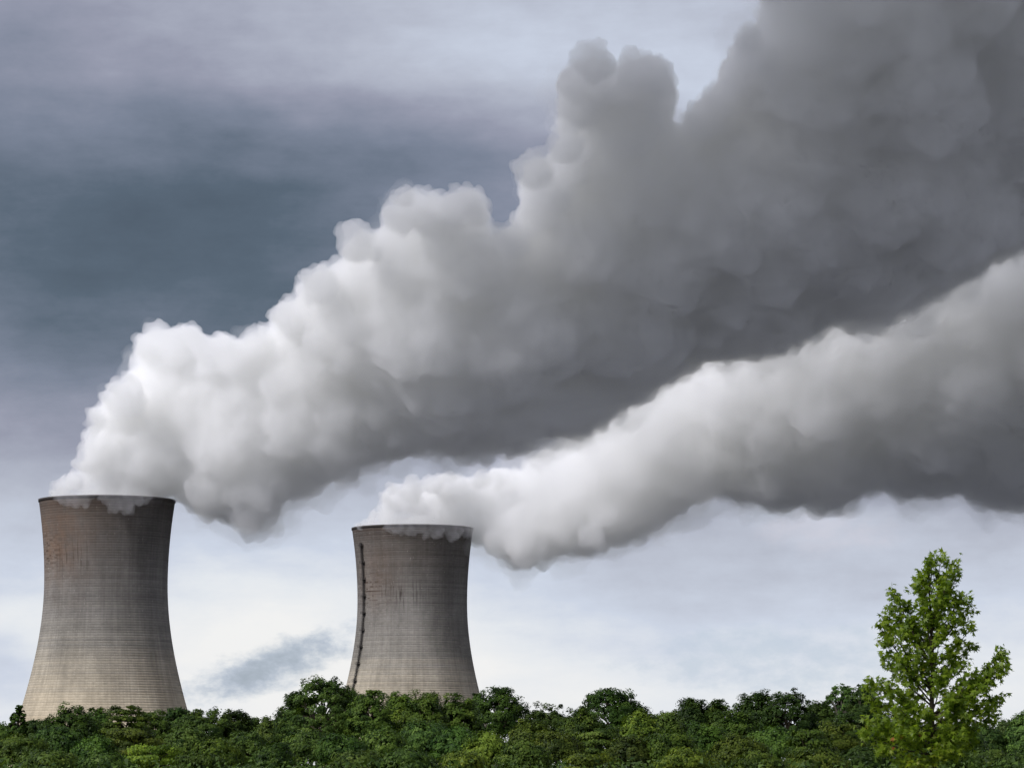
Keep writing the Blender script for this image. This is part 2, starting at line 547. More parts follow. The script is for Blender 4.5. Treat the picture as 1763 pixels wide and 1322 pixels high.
def fill_plume(poly_px, lean, n_big, n_edge, rmax, halfw, seed, extra=()):
    """Spheres whose union fills the plume: centres follow the outline, lean(px, py) is the distance of the plume's
    middle there (the wind shear carries its upper part towards the viewer), halfw its half depth."""
    rng = np.random.default_rng(seed)
    poly = np.array(poly_px, float)
    lo, hi = poly.min(0), poly.max(0)
    sph = []
    def put(p, r_px, spread):
        D = lean(p[0], p[1])
        k = D / F_PX
        c = at(p[0], p[1], D)
        sph.append(((c.x, c.y + spread * k, c.z), r_px * k))
    P = rng.uniform(lo, hi, (n_big * 6, 2))
    d = poly_dist(P, poly)
    P, d = P[d > 18][:n_big], d[d > 18][:n_big]
    for p, di in zip(P, d):
        r = min(di * rng.uniform(0.7, 0.98), rmax * rng.uniform(0.55, 1.0))
        Rl = halfw(p[0])
        q = min(di, Rl)
        dep = math.sqrt(max(Rl * Rl - (Rl - q) ** 2, 0.0))
        put(p, r, rng.uniform(-1, 1) * max(dep - r * 0.8, 0))
    A = poly; B = np.roll(A, -1, 0)
    Ls = np.linalg.norm(B - A, axis=1)
    for _ in range(n_edge):
        i = rng.choice(len(A), p=Ls / Ls.sum())
        q = A[i] + (B[i] - A[i]) * rng.uniform()
        r = rng.choice([12.0, 18.0, 27.0, 38.0], p=[0.3, 0.35, 0.25, 0.1]) * rng.uniform(0.8, 1.2)
        ab = (B[i] - A[i]) / (Ls[i] + 1e-9)
        nrm = np.array((-ab[1], ab[0]))
        if poly_dist((q + nrm * 6.0)[None], poly)[0] < 0: nrm = -nrm
        c = q + nrm * r * rng.uniform(0.85, 1.2)
        if poly_dist(c[None], poly)[0] < r * 0.75: continue
        put(c, r, rng.normal(0, 0.22) * halfw(c[0]))
    return sph + list(extra)

SC = D1 / F_PX
x_at = lambda px, dist: at(px, 700, dist).x
P1 = [(80, 847), (100, 822), (128, 795), (150, 752), (160, 715), (185, 680), (212, 655), (228, 622), (226, 596), (245, 570), (280, 556),
      (322, 556), (345, 566), (362, 578), (385, 572), (400, 584), (430, 574), (455, 572), (458, 552), (480, 545), (500, 520),
      (522, 490), (545, 470), (565, 458), (590, 432), (600, 405), (630, 398), (652, 378), (680, 352), (695, 333), (712, 338),
      (735, 332), (775, 338), (815, 336), (832, 352), (840, 378), (856, 396), (872, 392), (888, 374), (892, 345), (888, 300),
      (905, 282), (935, 270), (955, 240), (952, 205), (962, 165), (958, 140), (985, 125), (1010, 110), (1040, 108), (1062, 116), (1095, 112),
      (1130, 120), (1150, 140), (1166, 165), (1168, 200), (1195, 185), (1225, 155), (1240, 110), (1260, 70), (1290, 40), (1305, -20),
      (1290, -90), (1310, -160), (1420, -240), (1700, -330), (2050, -380), (2150, -380),
      (2150, 280), (2000, 330), (1850, 400), (1763, 445), (1690, 485), (1650, 500), (1590, 548), (1550, 560), (1500, 575), (1450, 570), (1400, 590), (1350, 622),
      (1300, 625), (1240, 638), (1180, 652), (1120, 695), (1090, 720), (1000, 764), (940, 772), (880, 795), (830, 808), (780, 804), (740, 790), (690, 800), (640, 815), (590, 830),
      (545, 852), (500, 878), (470, 905), (440, 922), (405, 912), (370, 910), (340, 900), (315, 880), (302, 866), (290, 868), (190, 862)]
P2 = [(612, 907), (630, 885), (645, 862), (665, 840), (690, 832), (720, 824), (760, 815), (800, 820), (840, 812), (880, 792), (930, 770),
      (1000, 715), (1100, 640), (1250, 560), (1450, 470), (1763, 380), (2100, 290),
      (2100, 910), (1950, 890), (1763, 884), (1700, 880), (1650, 862), (1600, 868), (1550, 862), (1520, 850), (1480, 862), (1430, 890), (1390, 878), (1340, 886), (1290, 876),
      (1240, 866), (1190, 884), (1150, 910), (1110, 935), (1080, 944), (1040, 945), (1020, 968), (985, 962), (950, 975), (915, 982), (890, 985),
      (862, 968), (840, 958), (815, 950), (806, 925), (720, 915)]

rng0 = np.random.default_rng(5)
def mouth(base, spots):
    out_ = []
    rr = tower_r(H_TOWER)
    for _ in range(260):
        a = rng0.uniform(0, 2 * math.pi); q = math.sqrt(rng0.uniform()) * (rr - 7.5)
        r = rng0.uniform(3.5, 6.5)
        out_.append(((base.x + math.cos(a) * q, base.y + math.sin(a) * q, H_TOWER - 2 + rng0.uniform(-2, 5) + 0.09 * max(0.0, math.cos(a) * q + rr * 0.2)), r))
    over = []
    for (th, zz, r) in spots:                              # steam spilling over the near rim
        q = rr + 1.2
        over.append(((base.x + math.sin(th) * q, base.y - math.cos(th) * q, zz), r))
    return out_, over
def spill(lumps, seed):
    """lumps: angle, half width (radians), how far it hangs below the rim, number of puffs"""
    rg = np.random.default_rng(seed); o = []
    for (a, hw, dep, n) in lumps:
        for _ in range(n):
            u = rg.normal() * 0.5
            z = H_TOWER + 2.5 - rg.uniform(0, 1) ** 0.8 * (dep + 2.5) * math.exp(-u * u * 1.5)
            o.append((a + hw * u, z, rg.uniform(1.6, 4.2)))
    return o
ex1, sp1 = mouth(base1, spill([(-0.36, 0.16, 7.0, 18), (-0.22, 0.12, 5.0, 9), (0.20, 0.13, 8.0, 16), (0.40, 0.18, 7.5, 18), (0.6, 0.12, 4.0, 8), (-0.6, 0.2, 1.5, 6)], 3))
ex2, sp2 = mouth(base2, spill([(-0.25, 0.2, 3.5, 10), (0.02, 0.14, 6.0, 12), (0.22, 0.15, 7.5, 14), (0.45, 0.16, 6.0, 12), (0.72, 0.2, 7.5, 16), (1.05, 0.2, 6.0, 12)], 4))
def x_at(px, dist):
    return at(px, 700, dist).x
def ramp01(x, a, b):
    u = min(max((x - a) / (b - a), 0), 1)
    return u * u * (3 - 2 * u)
def lean1(px, py):
    low = np.interp(px, [184, 450, 830, 1180, 1550, 1763, 2200, 2900], [860, 900, 805, 650, 560, 440, 260, 0])
    return D1 - 1.05 * ramp01(px, 200, 850) * max(low - py, 0) * D1 / F_PX
def lean2(px, py):
    low = np.interp(px, [708, 900, 1200, 1763, 2600], [915, 980, 880, 880, 940])
    return D2 - 0.8 * ramp01(px, 760, 1450) * max(low - py, 0) * D2 / F_PX
pl_x0 = {1: base1.x + 55, 2: base2.x + 55}
hw1 = lambda px: 105 + 180 * ramp01(px, 184, 1300)
hw2 = lambda px: 95 + 125 * ramp01(px, 708, 1700)
billow = [(tex('VORONOI', 22.0), -10.0, 0.35), (tex('VORONOI', 9.0), -6.5, 0.35), (tex('CLOUDS', 5.0, noise_depth=4), 4.5, 0.5)]
S1 = fill_plume(P1, lean1, 1500, 650, 140, hw1, 11, ex1)
S2 = fill_plume(P2, lean2, 900, 550, 120, hw2, 12, ex2)
steam_a = steam_material('dense_steam', 0.085, 0.01)
steam_b = steam_material('thinner_steam', 0.07, 0.01)
pl1 = plume_mesh(S1, 1.85, billow, steam_a, 'steam_plume')
tag(pl1, 'big white and dark grey steam plume billowing from the left cooling tower across the sky', 'steam plume', 'steam plumes')
pl2 = plume_mesh(S2, 1.85, billow, steam_b, 'steam_plume')
tag(pl2, 'lower pale steam plume blowing rightwards from the right-hand cooling tower', 'steam plume', 'steam plumes')
def billows(parent, path, lean, n, r_px, mat, seed, side=1, grow=True, disp=None, voxel=1.05, name='steam_billows'):
    """Cauliflower heads along a stretch of the outline: parent puffs, puffs on them, small puffs on those."""
    rg = np.random.default_rng(seed)
    A = np.array(path, float); sp = []
    Ls = np.linalg.norm(np.diff(A, axis=0), axis=1); cum = np.concatenate([[0], np.cumsum(Ls)])
    for _ in range(n):
        u = rg.uniform(0, cum[-1]); i = min(np.searchsorted(cum, u) - 1, len(Ls) - 1); i = max(i, 0)
        q = A[i] + (A[i + 1] - A[i]) * (u - cum[i]) / Ls[i]
        tg = (A[i + 1] - A[i]) / Ls[i]
        nr = np.array((tg[1], -tg[0])) * side                 # outward, photograph pixels
        D = lean(q[0], q[1]); k = D / F_PX
        r = r_px * rg.uniform(0.6, 1.25) * min(1.0, 0.35 + u / 220.0 if grow else 1.0)
        c2 = q - nr * r * rg.uniform(1.2, 1.8)
        c = np.array(at(c2[0], c2[1], D)); c[1] += rg.normal() * 22.0
        o3 = unit(np.array((nr[0], -0.35, -nr[1])))
        sp.append((tuple(c), r * k))
        for _ in range(8):
            d = unit(o3 + rg.normal(size=3) * 0.75)
            r1 = r * k * rg.uniform(0.3, 0.55)
            c1 = c + d * r * k * 0.85
            sp.append((tuple(c1), r1))
            for _ in range(5):
                d2 = unit(d + rg.normal(size=3) * 0.8)
                r2 = r1 * rg.uniform(0.3, 0.55)
                sp.append((tuple(c1 + d2 * r1 * 0.9), max(r2, 0.9)))
    o = plume_mesh(sp, voxel, disp or [(tex('CLOUDS', 9.0, noise_depth=4), 6.5, 0.5), (tex('CLOUDS', 3.6, noise_depth=5), 3.6, 0.5)], mat, name, None)
    o.parent = parent
    o['kind'] = 'stuff'
    return o
def unit(v):
    return v / (np.linalg.norm(v, axis=-1, keepdims=True) + 1e-9)
head_m = steam_material('fresh_steam', 0.10, 0.006)
billows(pl1, P1[:44], lean1, 170, 30, head_m, 51)
billows(pl1, P1[44:60], lean1, 150, 30, head_m, 52, grow=False)
billows(pl2, P2[:10], lean2, 64, 20, head_m, 53)
rag_m = steam_material('ragged_steam', 0.045, 0.006)
rag_d = [(tex('CLOUDS', 11.0, noise_depth=5), 12.0, 0.55), (tex('CLOUDS', 4.5, noise_depth=5), 6.5, 0.5)]
low1 = P1[P1.index((1850, 400)):P1.index((302, 866)) + 1]
low2 = P2[P2.index((1763, 884)):P2.index((862, 968)) + 1]
billows(pl1, low1, lean1, 150, 34, rag_m, 54, grow=False, disp=rag_d, voxel=1.7, name='steam_shreds')
billows(pl2, low2, lean2, 100, 30, rag_m, 55, grow=False, disp=rag_d, voxel=1.7, name='steam_shreds')
spill_m = steam_material('spilling_steam', 0.034, 0.003)
for pl, ex, sd in ((pl1, sp1, 1), (pl2, sp2, 2)):
    rg = np.random.default_rng(60 + sd); q = list(ex)
    for c, r in ex:
        for _ in range(5):
            d = unit(rg.normal(size=3) + np.array((0, -0.5, -0.2)))
            q.append((tuple(np.array(c) + d * r * 0.9), r * rg.uniform(0.25, 0.5)))
    o = plume_mesh(q, 0.5, [(tex('CLOUDS', 3.4, noise_depth=5), 5.0, 0.47)], spill_m, 'steam_spill', None)
    o.parent = pl; o['kind'] = 'stuff'
# thin steam shed along the lee side and underside
veil_m = steam_material('torn_steam', 0.009, 0.002)
for pl, S_, lean, sd, sel in ((pl1, S1, lean1, 1, lambda x, z: z < 0.62 * x + 230 or x > 150), (pl2, S2, lean2, 2, lambda x, z: x > -20)):
    rg = np.random.default_rng(70 + sd)
    q = [(c, r + (rg.uniform(1, 10) if sel(c[0], c[2]) else rg.uniform(1, 5))) for c, r in S_ if r > 4 and c[2] > H_TOWER - 40 and c[0] > pl_x0[sd] - 45]
    o = plume_mesh(q, 2.6, [(tex('CLOUDS', 34.0, noise_depth=5), 38.0, 0.60), (tex('CLOUDS', 12.0, noise_depth=5), 24.0, 0.52), (tex('CLOUDS', 5.0, noise_depth=4), 6.0, 0.5)], veil_m, 'steam_veil', 2.6)
    o.parent = pl; o['kind'] = 'stuff'

# ------------------------------------------------------------------ unseen cloud deck added to shade the right-hand steam and spare the left
cm, t, out = mat_new('shading_cloud')
v = t.new('ShaderNodeVolumeScatter')
v.inputs['Color'].default_value = (0.97, 0.975, 0.985, 1.0)
v.inputs['Density'].default_value = 0.0175
t.l.new(v.outputs[0], out.inputs['Volume'])
rng = np.random.default_rng(8)
cs = []
for _ in range(520):
    x = rng.uniform(-720, 700); y = rng.uniform(950, 1800)
    edge_x = -670 + max(0.0, y - 1390) * 1.3
    if x < edge_x:
        continue
    r = rng.uniform(55, 85) * min(1.0, 0.3 + 0.7 * (x - edge_x) / 260) * (1.3 - 0.65 * ramp01(y, 1330, 1480))
    cs.append(((x, y, 840 + rng.uniform(-15, 30)), r))
cv = []; cf = []; off = 0
for c, r in cs:
    v_, f_ = ICO[2]
    cv.append(v_ * r * np.array((1, 1, 0.75)) + np.array(c)); cf.append(f_ + off); off += len(v_)
cme = np_mesh('cloud', np.concatenate(cv), np.concatenate(cf))
co_ = link('cloud', cme)
md = co_.modifiers.new('r', 'REMESH'); md.mode = 'VOXEL'; md.voxel_size = 9.0
md = co_.modifiers.new('d', 'DISPLACE'); md.texture = tex('CLOUDS', 60.0, noise_depth=4); md.strength = 40.0; md.texture_coords = 'LOCAL'
md = co_.modifiers.new('r2', 'REMESH'); md.mode = 'VOXEL'; md.voxel_size = 8.0
m2 = bake(co_); co_.modifiers.clear(); co_.data = m2; bpy.data.meshes.remove(cme)
m2.name = 'cloud'; m2.materials.clear(); m2.materials.append(cm)
tag(co_, kind='structure')

# ------------------------------------------------------------------ trees
bark_m, t, out = mat_new('bark')
co = t.new('ShaderNodeTexCoord').outputs['Object']
cx_, cy_, cz_ = t.sep(co)
bn = t.noise(t.xyz(t.mul(cx_, 9.0), t.mul(cy_, 9.0), t.mul(cz_, 1.5)), 1.0, 5.0, 0.6)
principled(t, out, t.mix(bn, (0.022, 0.017, 0.012), (0.085, 0.068, 0.05)), 0.9, 0.15)
pale_bark_m, t, out = mat_new('pale_bark')
co = t.new('ShaderNodeTexCoord').outputs['Object']
principled(t, out, t.mix(t.noise(co, 1.5, 5.0, 0.6), (0.12, 0.11, 0.085), (0.26, 0.24, 0.19)), 0.9, 0.15)

def leaf_material(name, dark, light, old, transl=0.35, objcol=True, rough=0.5):
    m, t, out = mat_new(name)
    tint = t.new('ShaderNodeAttribute', attribute_name='tint').outputs['Fac']
    c = t.ramp(tint, [(0.0, dark), (0.62, light), (0.9, tuple(0.5 * (a + b) for a, b in zip(light, old))), (1.0, old)])
    if objcol:
        oc = t.new('ShaderNodeObjectInfo').outputs['Color']
        c = t.mix(1.0, c, oc, 'MULTIPLY')
    b = t.new('ShaderNodeBsdfPrincipled')
    t.put(b.inputs['Base Color'], c)
    b.inputs['Roughness'].default_value = rough
    b.inputs['Specular IOR Level'].default_value = 0.1 if objcol else 0.25
    tr = t.new('ShaderNodeBsdfTranslucent')
    t.put(tr.inputs['Color'], t.mix(1.0, c, (1.25, 1.3, 0.6), 'MULTIPLY'))
    mx = t.new('ShaderNodeMixShader')
    mx.inputs[0].default_value = transl
    t.l.new(b.outputs[0], mx.inputs[1]); t.l.new(tr.outputs[0], mx.inputs[2])
    t.l.new(mx.outputs[0], out.inputs['Surface'])
    return m
wood_leaf = leaf_material('woodland_leaves', (0.020, 0.042, 0.010), (0.080, 0.132, 0.024), (0.125, 0.172, 0.035), 0.25)

def unit(v):
    return v / (np.linalg.norm(v, axis=-1, keepdims=True) + 1e-9)

def leaf_quads(pos, nrm, size, rng, aspect=0.55):
    n = len(pos)
    a = unit(np.cross(nrm, rng.normal(size=(n, 3))))
    b = np.cross(nrm, a)
    l = size[:, None] * 0.5
    V = np.stack([pos - a * l, pos + a * l * 0.75 + b * l * aspect, pos + a * l * 0.55 - b * l * aspect], 1).reshape(-1, 3)
    Fc = np.arange(n * 3).reshape(-1, 3)
    return V, Fc

def set_tint(me, tint):
    at_ = me.attributes.new('tint', 'FLOAT', 'FACE')
    at_.data.foreach_set('value', np.asarray(tint, dtype=np.float32))

def build_tree(px, ytop, wpx, D, style, hue, label, idx):
    rng = np.random.default_rng(1000 + idx)
    p = at(px, HORIZON, D)
    top = at(px, ytop, D).z
    W = wpx * (1.42 if D > 480 else 1.22) * D / F_PX
    e = link('broadleaf_tree', None, loc=(p.x, D, 0))
    tag(e, label, 'tree', 'broadleaf trees in front of the towers')
    cfg = dict(dense=(0.12, 0.95, 0.0), full=(0.10, 0.95, 0.0), high=(0.24, 0.95, 0.15), open=(0.24, 0.62, 0.25), sparse=(0.50, 0.45, 0.3), sprig=(0.30, 0.5, 0.2), layer=(0.10, 0.95, -0.3))[style]
    zb = top * cfg[0]
    Hc = (top - zb)
    r_cl = {'full': 1.02, 'high': 0.98, 'open': 0.9, 'sparse': 0.8, 'sprig': 0.42, 'layer': 1.2, 'dense': 1.05}[style] * (0.85 + 0.3 * rng.uniform()) * min(1.0, max(0.45, W / 9.0))
    area = math.pi * W * Hc
    n_cl = max(7, int(area / (r_cl * r_cl) * {'full': 0.72, 'high': 0.85, 'open': 0.62, 'sparse': 0.5, 'sprig': 0.4, 'layer': 0.6, 'dense': 1.1}[style]))
    n_cl = min(n_cl, 190)
    # clump centres on a lumpy dome
    d = unit(rng.normal(size=(n_cl, 3)))
    d[:, 2] = np.abs(d[:, 2]) * 1.25 - 0.42
    d = unit(d)
    lump_d = unit(rng.normal(size=(7, 3))); lump_a = rng.uniform(-0.26, 0.2, 7)
    lum = 1 + (np.maximum(d @ lump_d.T, 0) ** 3 * lump_a).sum(1)
    f = rng.uniform(0.5, 1.0, n_cl) ** 0.5 * np.clip(lum, 0.7, 1.15)
    zc = zb + Hc * 0.42
    C = np.stack([d[:, 0] * (W / 2 - r_cl * 0.7) * f, d[:, 1] * (W / 2 - r_cl * 0.7) * f,
                  zc + np.where(d[:, 2] > 0, d[:, 2] * (Hc * 0.58 - r_cl * 0.55), d[:, 2] * Hc * 0.42) * f], 1)
    if style == 'layer':
        C[:, 2] = np.round(C[:, 2] / 1.1) * 1.1 + rng.normal(0, 0.12, n_cl)
    C[:, 2] = np.maximum(C[:, 2], 0.6)
    for k in range(min(5, n_cl)):
        C[k] = (rng.uniform(-0.22, 0.22) * W, rng.uniform(-0.2, 0.2) * W, top - r_cl * rng.uniform(0.6, 1.2) - (0.0 if k == 0 else rng.uniform(0, 0.08) * Hc))
    rs = r_cl * rng.uniform(0.65, 1.3, n_cl)
    n_leaf = int(np.clip({'full': 96, 'high': 102, 'open': 78, 'sparse': 60, 'sprig': 45, 'layer': 95, 'dense': 105}[style] * (r_cl / 1.0) ** 1.2, 40, 150))
    cl = np.repeat(np.arange(n_cl), n_leaf)
    N = len(cl)
    q = unit(rng.normal(size=(N, 3)) + np.array((0, 0, 0.45)))
    flat = 0.42 if style == 'layer' else 0.72
    # small twig tufts break the clump into leaf bunches
    tuft = unit(rng.normal(size=(n_cl, 9, 3)) + np.array((0, 0, 0.4)))
    ti = rng.integers(0, 9, N)
    tdir = tuft[cl, ti]
    q = unit(tdir + 0.42 * rng.normal(size=(N, 3)))
    rad_ = rs[cl] * rng.uniform(0.5, 1.18, N)
    pos = C[cl] + q * rad_[:, None] * np.array((1, 1, flat))
    nrm = unit(q * 0.45 + unit(pos - np.array((0, 0, zc + 0.05 * Hc))) * 0.95 + np.array((0, 0, 0.12)) + rng.normal(size=(N, 3)) * 0.33)
    size = 0.485 * rng.uniform(0.6, 1.25, N) * (D / 560.0) ** 0.6
    V, Fc = leaf_quads(pos, nrm, size, rng, 0.62)
    me = np_mesh('crown', V, Fc, wood_leaf)
    set_tint(me, np.clip(rng.uniform(0.0, 0.8, n_cl)[cl] + rng.normal(0, 0.16, N), 0, 1))
    cr = link('crown', me, e)
    base = {'dark': (0.74, 0.80, 0.72), 'mid': (1.02, 1.0, 0.85), 'light': (1.4, 1.3, 0.9), 'yellow': (1.75, 1.5, 0.9), 'grey': (1.05, 1.12, 1.3), 'olive': (1.18, 1.12, 0.85)}[hue]
    j = rng.uniform(0.92, 1.08, 3) * rng.uniform(0.62, 1.25)
    cr.color = (base[0] * j[0], base[1] * j[1], base[2] * j[2], 1)
    # trunk and limbs
    tb = Tubes()
    r0 = 0.022 * top + 0.05
    bend = rng.normal(0, 0.03, 2) * W
    stem = [(0, 0, -0.3), (bend[0] * 0.5, bend[1] * 0.5, top * 0.3), (bend[0], bend[1], top * 0.6), (C[0][0] * 0.8, C[0][1], top * 0.88)]
    tb.tube(stem, [r0 * 1.15, r0 * 0.85, r0 * 0.5, r0 * 0.16], 7)
    for k in rng.choice(n_cl, min(n_cl, 16 if style in ('full', 'layer') else 24), replace=False):
        z0 = min(top * rng.uniform(0.22, 0.6), C[k][2] * 0.8)
        s0 = np.array((bend[0] * z0 / top * 1.6, bend[1] * z0 / top * 1.6, z0))
        mid = s0 * 0.45 + C[k] * 0.55 + np.array((0, 0, 0.05 * top))
        tb.tube([s0, mid, C[k]], [r0 * 0.42, r0 * 0.26, r0 * 0.08], 5)
    link('trunk', tb.mesh('trunk', pale_bark_m if style == 'sparse' else bark_m, True), e)
    return e

